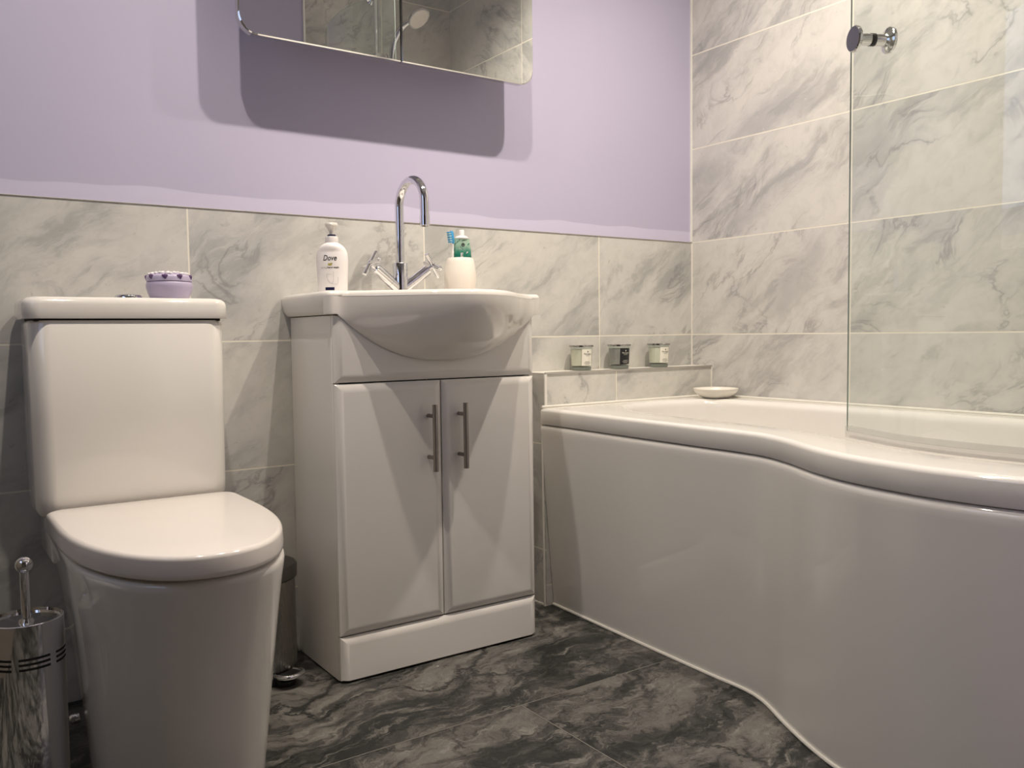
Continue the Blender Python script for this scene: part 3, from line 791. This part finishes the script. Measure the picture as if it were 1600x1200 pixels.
# ------------------------------------------------------------------ mirror cabinet
MY = -.12; MX0, MXm, MX1 = -1.509, -1.1165, -.724; MZ0, MZ1 = 1.4265, 2.08
mc = thing('mirror_cabinet', 'wall-hung mirror cabinet with two round-cornered mirror doors above the basin', 'cabinet', (-1.12, 0.004, MZ0))
b = NB(); box(b, MX0 + .055, MX1 - .055, MY + .021, .003, MZ0 + .05, MZ1 - .05, .002); part('cabinet_body', b, M['cabbody'], mc)
def mdoor(x0, x1, left):
    r = .042; P = []
    def arc(cx, cz, a0, a1):
        return [(cx + r * math.cos(math.radians(a0 + (a1 - a0) * k / 10)), cz + r * math.sin(math.radians(a0 + (a1 - a0) * k / 10))) for k in range(11)]
    if left: P = [(x1, MZ0), (x1, MZ1)] + arc(x0 + r, MZ1 - r, 90, 180) + arc(x0 + r, MZ0 + r, 180, 270)
    else: P = [(x0, MZ1), (x0, MZ0)] + arc(x1 - r, MZ0 + r, 270, 360) + arc(x1 - r, MZ1 - r, 0, 90)
    cx = sum(p[0] for p in P) / len(P); cz = sum(p[1] for p in P) / len(P)
    def ins(d):
        out = []
        n = len(P)
        for i in range(n):
            a_, c_ = P[i - 1], P[(i + 1) % n]
            x, z = P[i]
            out.append((x + (d if x < cx else -d) * (1 if abs(x - cx) > .03 else 0), z + (d if z < cz else -d)))
        return out
    bm = NB()
    I = ins(.0024)
    loft(bm, [[(x, MY + .020, z) for x, z in P], [(x, MY + .0024, z) for x, z in P], [(x, MY, z) for x, z in I]], True, True, True)
    for f in bm.faces: f.material_index = 1
    bm.faces.ensure_lookup_table()
    for f in bm.faces:
        if len(f.verts) > 4 and all(abs(v.co.y - MY) < 1e-5 for v in f.verts): f.material_index = 0
    return bm
for (x0, x1, l) in ((MX0, MXm - .0012, True), (MXm + .0012, MX1, False)):
    part('mirror_door', mdoor(x0, x1, l), [M['mirror'], M['mirror_edge']], mc, smooth=False)

# ------------------------------------------------------------------ toilet
TXc = -1.756
toi = thing('toilet', 'white close-coupled toilet with closed lid, left of the vanity cabinet', 'toilet', (TXc, -.35, 0))
def dshape(w, y0, y1, yc, z, cx=TXc + .006, rr=.03, n=48, p=2.2, wr=None):
    P = []
    ylen = yc - y1
    for k in range(n + 1):                                  # right side round the front to the left
        a = PI * k / n
        ca, sa = math.cos(a), math.sin(a)
        P.append((cx + w * math.copysign(abs(ca) ** (2 / p), ca), yc - ylen * abs(sa) ** (2 / p), z))
    wr = w if wr is None else wr
    # rear, left then right with rounded corners
    for k in range(6):
        a = PI + (PI / 2) * -k / 5
        P.append((cx - wr + rr + rr * math.cos(a), y0 - rr + rr * math.sin(a), z))
    for k in range(6):
        a = PI / 2 - (PI / 2) * k / 5
        P.append((cx + wr - rr + rr * math.cos(a), y0 - rr + rr * math.sin(a), z))
    return P
def ramprings(spec, **kw): return [dshape(*s, **kw) for s in spec]
# pan
b = NB()
pan = []
for (z, w, yfr) in ((0.0, .141, -.600), (.012, .142, -.602), (.10, .148, -.624), (.20, .155, -.648), (.30, .162, -.674), (.36, .167, -.690), (.390, .170, -.700), (.398, .170, -.701), (.4025, .168, -.698), (.4045, .164, -.693)):
    pan.append(dshape(w, -.004, yfr, -.40, z, rr=.02, p=2.35, wr=w - .045 * max(0, 1 - z / .40) ** .6 - .004))
loft(b, pan)
box(b, TXc - .159, TXc + .172, -.185, -.010, .34, .428, .010, 3)
part('pan', b, M['ceramic'], toi, angle=55)
b = NB()
loft(b, [dshape(.150, -.215, -.675, -.345, .4046), dshape(.150, -.213, -.675, -.345, .4135)])
part('seat', b, M['seat'], toi)
b = NB(); ls = [(.1745, -.194, -.715, .4115), (.1765, -.191, -.718, .414), (.177, -.190, -.7185, .420), (.176, -.191, -.7175, .4405)]
L_ = []
for (w, y0, y1, z) in ls: L_.append(dshape(w, y0, y1, -.35, z))
for a in (15, 35, 55, 75, 90):
    r = math.radians(a); i_ = .009 * (1 - math.cos(r)); L_.append(dshape(.176 - i_, -.191 - i_, -.7175 + i_, -.35, .4405 + .008 * math.sin(r)))
L_.append(dshape(.12, -.25, -.63, -.35, .4505)); L_.append(dshape(.05, -.33, -.45, -.38, .451, rr=.01))
loft(b, L_); part('lid', b, M['seat'], toi, angle=50)
def rrect(x0, x1, y0, y1, z, r, n=8, rb=None):
    P = []
    for cx, cy, a0 in ((x1 - r, y1 - r, 0), (x0 + r, y1 - r, 90), (x0 + r, y0 + r, 180), (x1 - r, y0 + r, 270)):
        for k in range(n + 1):
            a = math.radians(a0 + 90 * k / n); P.append((cx + r * math.cos(a), cy + r * math.sin(a), z))
    return P
b = NB()
K = []
X0, X1 = TXc - .181, TXc + .181
for (z, ix, yf, r) in ((.428, .014, -.168, .03), (.434, .006, -.176, .034), (.445, .002, -.181, .036), (.47, .001, -.183, .036), (.62, 0.0, -.185, .036), (.799, 0, -.186, .036), (.805, .004, -.182, .034)):
    K.append(rrect(X0 + ix, X1 - ix, yf, -.012, z, r))
loft(b, K); part('cistern', b, M['ceramic'], toi, angle=50)
b = NB(); K = []
X0, X1 = TXc - .190, TXc + .188
for (z, i_) in ((.8085, .012), (.8085, .001), (.811, 0), (.836, 0), (.8425, .002), (.8475, .0065), (.850, .013), (.8515, .05)):
    K.append(rrect(X0 + i_, X1 - i_, -.191 + i_, -.006 - i_ * .3, z, .028))
loft(b, K); part('cistern_lid', b, M['ceramic'], toi, angle=50)
b = NB(); box(b, TXc - .172, TXc + .172, -.176, -.02, .804, .8095); part('lid_gap_shade', b, M['slot'], toi, 'black block standing in for the shade under the cistern lid')  # black block paints the shade in the gap between cistern and lid
b = NB(); lathe(b, [(.027, .8495), (.027, .854), (.024, .858), (.012, .8605)], TXc + .010, -.098, 32); part('flush_button', b, M['chrome'], toi, 'chrome flush button')
for (x, y, z) in ((-1.921, -.345, .10),):
    b = NB(); axis_lathe(b, (x + .020, y, z), (-1, 0, 0), [(0, .009), (.012, .009), (.016, .006)]); part('bolt_cap', b, M['chrome'], toi)

# lilac pot on the cistern
QX, QY, QZ = -1.665, -.100, .8515
pot = thing('trinket_pot', 'small lilac ceramic pot with flower-painted lid on the toilet cistern', 'pot', (QX, QY, QZ))
b = NB(); lathe(b, [(r, QZ + z) for r, z in catmull([(.034, 0), (.038, .001), (.0405, .006), (.0445, .017), (.0462, .026), (.0455, .032), (.0435, .035)], 4)], QX, QY, 56); part('pot_body', b, M['lilac'], pot)
b = NB(); lathe(b, [(.043, QZ + .0355), (.0452, QZ + .0362), (.0456, QZ + .044), (.0448, QZ + .0465), (.042, QZ + .0485), (.032, QZ + .0525), (.018, QZ + .0550), (.004, QZ + .0556)], QX, QY, 56)
pl = part('pot_lid', b, M['lilac'], pot)
b = NB(); random.seed(7)
for k in range(26):
    a = 2 * PI * k / 26 + random.uniform(-.08, .08); r = .036 + random.uniform(-.006, .005)
    sphere(b, (QX + r * math.cos(a), QY + r * math.sin(a), QZ + .0500 + (.042 - r) * .3), .0046, 8, .7)
for k in range(10):
    a = 2 * PI * k / 10; sphere(b, (QX + .018 * math.cos(a), QY + .018 * math.sin(a), QZ + .0555), .004, 8, .55)
part('petals', b, M['petal'], pl, 'raised white petals')
for a0 in (206, 246, 284, 20, 70, 120, 160, 325):
    a = math.radians(a0); b = NB()
    for (da, dz, s) in ((0, .0462, .0028), (.05, .0445, .0024), (-.055, .0445, .0022), (.085, .0465, .0019), (-.09, .0468, .0017), (.02, .0415, .0018)):
        sphere(b, (QX + .0448 * math.cos(a + da), QY + .0448 * math.sin(a + da), QZ + dz), s * 1.25, 8)
    part('painted_sprig', b, M['plum'], pl, 'plum painted flower sprig')

# ------------------------------------------------------------------ pedal bin
BX, BY, BR = -1.494, -.100, .083
pb = thing('pedal_bin', 'small brushed steel pedal bin between the toilet and the vanity cabinet', 'bin', (BX, BY, 0))
b = NB(); lathe(b, [(BR - .002, 0), (BR, .002), (BR, .018), (BR - .003, .020)], BX, BY, 56); part('base_ring', b, M['black'], pb)
b = NB(); lathe(b, [(BR - .003, .019), (BR - .003, .226)], BX, BY, 64); part('bin_body', b, M['steel'], pb)
b = NB(); lathe(b, [(BR - .004, .229), (BR + .001, .2295), (BR + .0015, .254), (BR - .002, .259), (BR - .012, .262), (.02, .264), (.004, .264)], BX, BY, 64); part('bin_lid', b, M['darksteel'], pb, 'dark grey lid')
b = NB(); lathe(b, [(BR - .008, .225), (BR - .008, .230)], BX, BY, 48); part('lid_gap', b, M['slot'], pb)
pd = Vector((.35, -1, 0)).normalized(); ps = Vector((pd.y, -pd.x, 0)) * -1; pc = Vector((BX, BY, .024)) + pd * (BR + .002)
b = NB()
P_ = [pc + ps * s + pd * t + Vector((0, 0, h)) for s, t, h in ((-.027, -.004, 0), (-.027, .022, .003), (-.018, .034, .004), (0, .038, .004), (.018, .034, .004), (.027, .022, .003), (.027, -.004, 0))]
tube(b, catmull([tuple(p) for p in P_], 5), .0055, 12)
part('pedal', b, M['chrome'], pb, 'chrome foot pedal')
b = NB()
q0 = [pc + ps * s + pd * t + Vector((0, 0, h)) for h in (-.004, .0035) for s, t in ((-.022, 0), (.022, 0), (.022, .026), (.012, .033), (-.012, .033), (-.022, .026))]
loft(b, [[tuple(p) for p in q0[:6]], [tuple(p) for p in q0[6:]]]); part('pedal_pad', b, M['black'], pb)
b = NB(); 
lathe(b, [(.022, 0), (.024, .003), (.024, .012), (.018, .016)], BX + pd.x * (BR - .0), BY + pd.y * (BR - .0), 24); part('pedal_foot', b, M['black'], pb)

# ------------------------------------------------------------------ toilet brush
HX, HY, HR = -1.982, -.420, .0550
tbh = thing('toilet_brush', 'chrome toilet brush in a slotted cylinder holder, left of the toilet', 'toilet brush', (HX, HY, 0))
zs = [0.0, .002, .008, .242, .2460, .2500, .2540, .2580, .2620, .2660, .313, .317, .318]
b = NB(); rr_ = [HR - .002, HR, HR, HR, HR, HR, HR, HR, HR, HR, HR, HR, HR - .0015]
def slotfn(k, i):
    return 1 if (k in (4, 6, 8) and (i % 16) >= 3) else 0
lathe(b, list(zip(rr_, zs)) + [(HR - .0025, .318), (HR - .0035, .312)], HX, HY, 96, cap1=False, mifn=slotfn)
part('holder', b, [M['steel_m'] if 'steel_m' in M else M['chrome'], M['slot']], tbh, 'chrome cylinder holder with rows of slots')
b = NB(); lathe(b, [(HR - .0036, .308), (HR - .0036, .313), (HR - .012, .3125), (.012, .3105), (.009, .316)], HX, HY, 64); part('brush_cover', b, M['chrome'], tbh)
b = NB(); lathe(b, [(.0085, .310), (.0068, .315), (.0068, .392), (.0075, .393)], HX, HY, 28); part('brush_rod', b, M['chrome'], tbh)
b = NB(); sphere(b, (HX, HY, .404), .0132, 28); part('knob', b, M['chrome'], tbh, 'round chrome knob')

# ------------------------------------------------------------------ candles
def candle(x, wax, lab, ink, label):
    y = -.046; z = LZ + .0004; r = .0300
    t = thing('scented_candle', label, 'candle', (x, y, z), 'scented candles on the tiled ledge')
    b = NB(); lathe(b, [(.0268, z), (.0287, z + .002), (.0293, z + .010)], x, y, 40); part('glass_base', b, M['jar_base'], t)
    b = NB(); lathe(b, [(.0293, z + .010), (.0300, z + .012), (.0328, z + .066), (.0324, z + .068), (.0316, z + .066), (.0288, z + .013), (.01, z + .0115)], x, y, 40); part('glass_tumbler', b, M['jar'], t)
    b = NB(); lathe(b, [(.022, z + .0122), (.0282, z + .014), (.0308, z + .060), (.0304, z + .061)], x, y, 40); part('wax', b, wax, t)
    b = NB(); lathe(b, [(.0322, z + .0680), (.0355, z + .0684), (.0358, z + .0722), (.0350, z + .0732), (.010, z + .0735), (.004, z + .0735)], x, y, 40)
    part('lid', b, M['lidm'], t, 'flat polished metal lid')
    a0 = math.radians(-90 - 4)
    def onj(u, v, lift=.0005):
        rr = .0298 + (.0328 - .0298) * ((v - .012) / .054) + lift; a = a0 + u / rr
        return (x + rr * math.cos(a), y + rr * math.sin(a), z + v)
    b = NB(); n = 14
    V = [[b.verts.new(onj(-.0180 + .036 * i / n, v)) for i in range(n + 1)] for v in (.014, .036, .062)]
    for j in range(2):
        for i in range(n): b.faces.new((V[j][i], V[j][i+1], V[j+1][i+1], V[j+1][i]))
    lb = part('label', b, lab, t, 'paper label')
    L2 = .0009
    b = NB()
    patch(b, [(0 + .0016 * math.cos(2*PI*i/12), .0545 + .0024 * math.sin(2*PI*i/12)) for i in range(12)], lambda u, v: onj(u, v, L2))
    text_mesh(b, 'The luxury', .0062, lambda u, v: onj(u, v + .0460, L2), 0, 0, .0001, .95)
    for (v, w) in ((.0425, .007), (.0250, .008), (.0215, .011), (.0180, .008)):
        gridpatch(b, -w, w, v, v + .0008, lambda u, v: onj(u, v, L2), 6)
    part('label_print', b, ink, lb)
candle(-.507, M['wax'], M['label'], M['ink'], 'cream candle in a glass tumbler, nearest the vanity cabinet on the ledge')
candle(-.360, M['waxgrey'], M['labelk'], M['inkw'], 'grey candle with a black label, middle of three on the tiled ledge')
candle(-.196, M['wax'], M['label'], M['ink'], 'cream candle in a glass tumbler, nearest the corner on the ledge')

# soap dish on the bath corner
DX, DY, DZ = -.080, -.176, RZ + .001
b = NB()
pf = catmull([(.036, 0), (.042, .0015), (.052, .008), (.0635, .018), (.0675, .026), (.068, .029)], 4)
pin = [(.0655, .029), (.062, .020), (.050, .011), (.040, .006), (.010, .005)]
n = 64; rings = []
for kk, (r, z) in enumerate(pf + pin):
    ring = []
    for i in range(n):
        a = 2 * PI * i / n; rb = r * (1 + (.010 if (i % 2 and 2 < kk < len(pf) - 2) else 0)); ring.append((DX + rb * math.cos(a), DY + rb * math.sin(a), DZ + z))
    rings.append(ring)
loft(b, rings)
solo('soap_dish', b, M['dish'], 'round white soap dish on the far corner of the bathtub rim', 'soap dish', (DX, DY, DZ))

# ------------------------------------------------------------------ ceiling lights
E_ = [(-.65, 76.0), (-1.20, 50.0), (-1.78, 43.0)]
def downlight(x, y, w, label, tilt=0.0):
    t = thing('ceiling_downlight', label, 'ceiling light', (x, y, CEIL), 'recessed ceiling downlights')
    b = NB(); lathe(b, [(.045, CEIL - .0005), (.044, CEIL - .004), (.032, CEIL - .005), (.030, CEIL - .001)], x, y, 40, cap0=False, cap1=False); part('bezel', b, M['chrome'], t)
    b = NB(); lathe(b, [(.029, CEIL - .0010), (.028, CEIL - .0022)], x, y, 32); part('lamp', b, M['lamp'], t)
    ld = bpy.data.lights.new('downlight_beam', 'SPOT'); ld.energy = w; ld.color = (1.0, .895, .765)
    ld.spot_size = math.radians(136); ld.spot_blend = .8; ld.shadow_soft_size = .018
    lo = bpy.data.objects.new('downlight_beam', ld); C.objects.link(lo); lo.parent = t; lo.location = (0, 0, -.012); lo.rotation_euler = (0, math.radians(-tilt), 0)
downlight(-.65, -.80, E_[0][1], 'recessed downlight above the bathtub, rightmost of the row of three', 12)
downlight(-1.20, -.80, E_[1][1], 'recessed downlight above the washbasin, middle of the row of three')
downlight(-1.78, -.80, E_[2][1], 'recessed downlight above the toilet, leftmost of the row of three', -8)

# bluish light added at the unseen window to tint the bath panel
la = bpy.data.lights.new('added_window_light', 'AREA'); la.shape = 'RECTANGLE'; la.size = wy1 - wy0 - .1; la.size_y = wz1 - wz0 - .1
la.energy = 2.4; la.color = (.55, .68, 1.0)
lo = bpy.data.objects.new('added_window_light', la); C.objects.link(lo)
lo.matrix_world = Matrix.Translation((XL - .04, (wy0 + wy1) / 2, (wz0 + wz1) / 2)) @ Matrix.Rotation(-PI / 2, 4, 'Y')

# ------------------------------------------------------------------ world, camera, view
w = bpy.data.worlds.new('world'); SC.world = w; w.use_nodes = True
w.node_tree.nodes['Background'].inputs[0].default_value = (.5, .5, .55, 1); w.node_tree.nodes['Background'].inputs[1].default_value = .05
cd = bpy.data.cameras.new('camera'); cam = bpy.data.objects.new('camera', cd); C.objects.link(cam)
cd.sensor_width = 36.0; cd.lens = 36.0 * 1355.844 / 1600; cd.clip_start = .02
yaw, pitch, roll = math.radians(34.627), math.radians(-3.329), math.radians(-.693)
f = Vector((math.sin(yaw) * math.cos(pitch), math.cos(yaw) * math.cos(pitch), math.sin(pitch)))
r = Vector((math.cos(yaw), -math.sin(yaw), 0)); u = r.cross(f)
rr2 = r * math.cos(roll) + u * math.sin(roll); uu2 = -r * math.sin(roll) + u * math.cos(roll)
cam.matrix_world = Matrix(((rr2.x, uu2.x, -f.x, -2.117), (rr2.y, uu2.y, -f.y, -2.019), (rr2.z, uu2.z, -f.z, .770), (0, 0, 0, 1)))
SC.camera = cam
SC.view_settings.view_transform = 'Standard'; SC.view_settings.look = 'None'; SC.view_settings.gamma = 1.0
SC.view_settings.use_curve_mapping = False; SC.view_settings.exposure = 0.10
SC.cycles.max_bounces = 12; SC.cycles.transparent_max_bounces = 16
SC.cycles.sample_clamp_indirect = 6.0
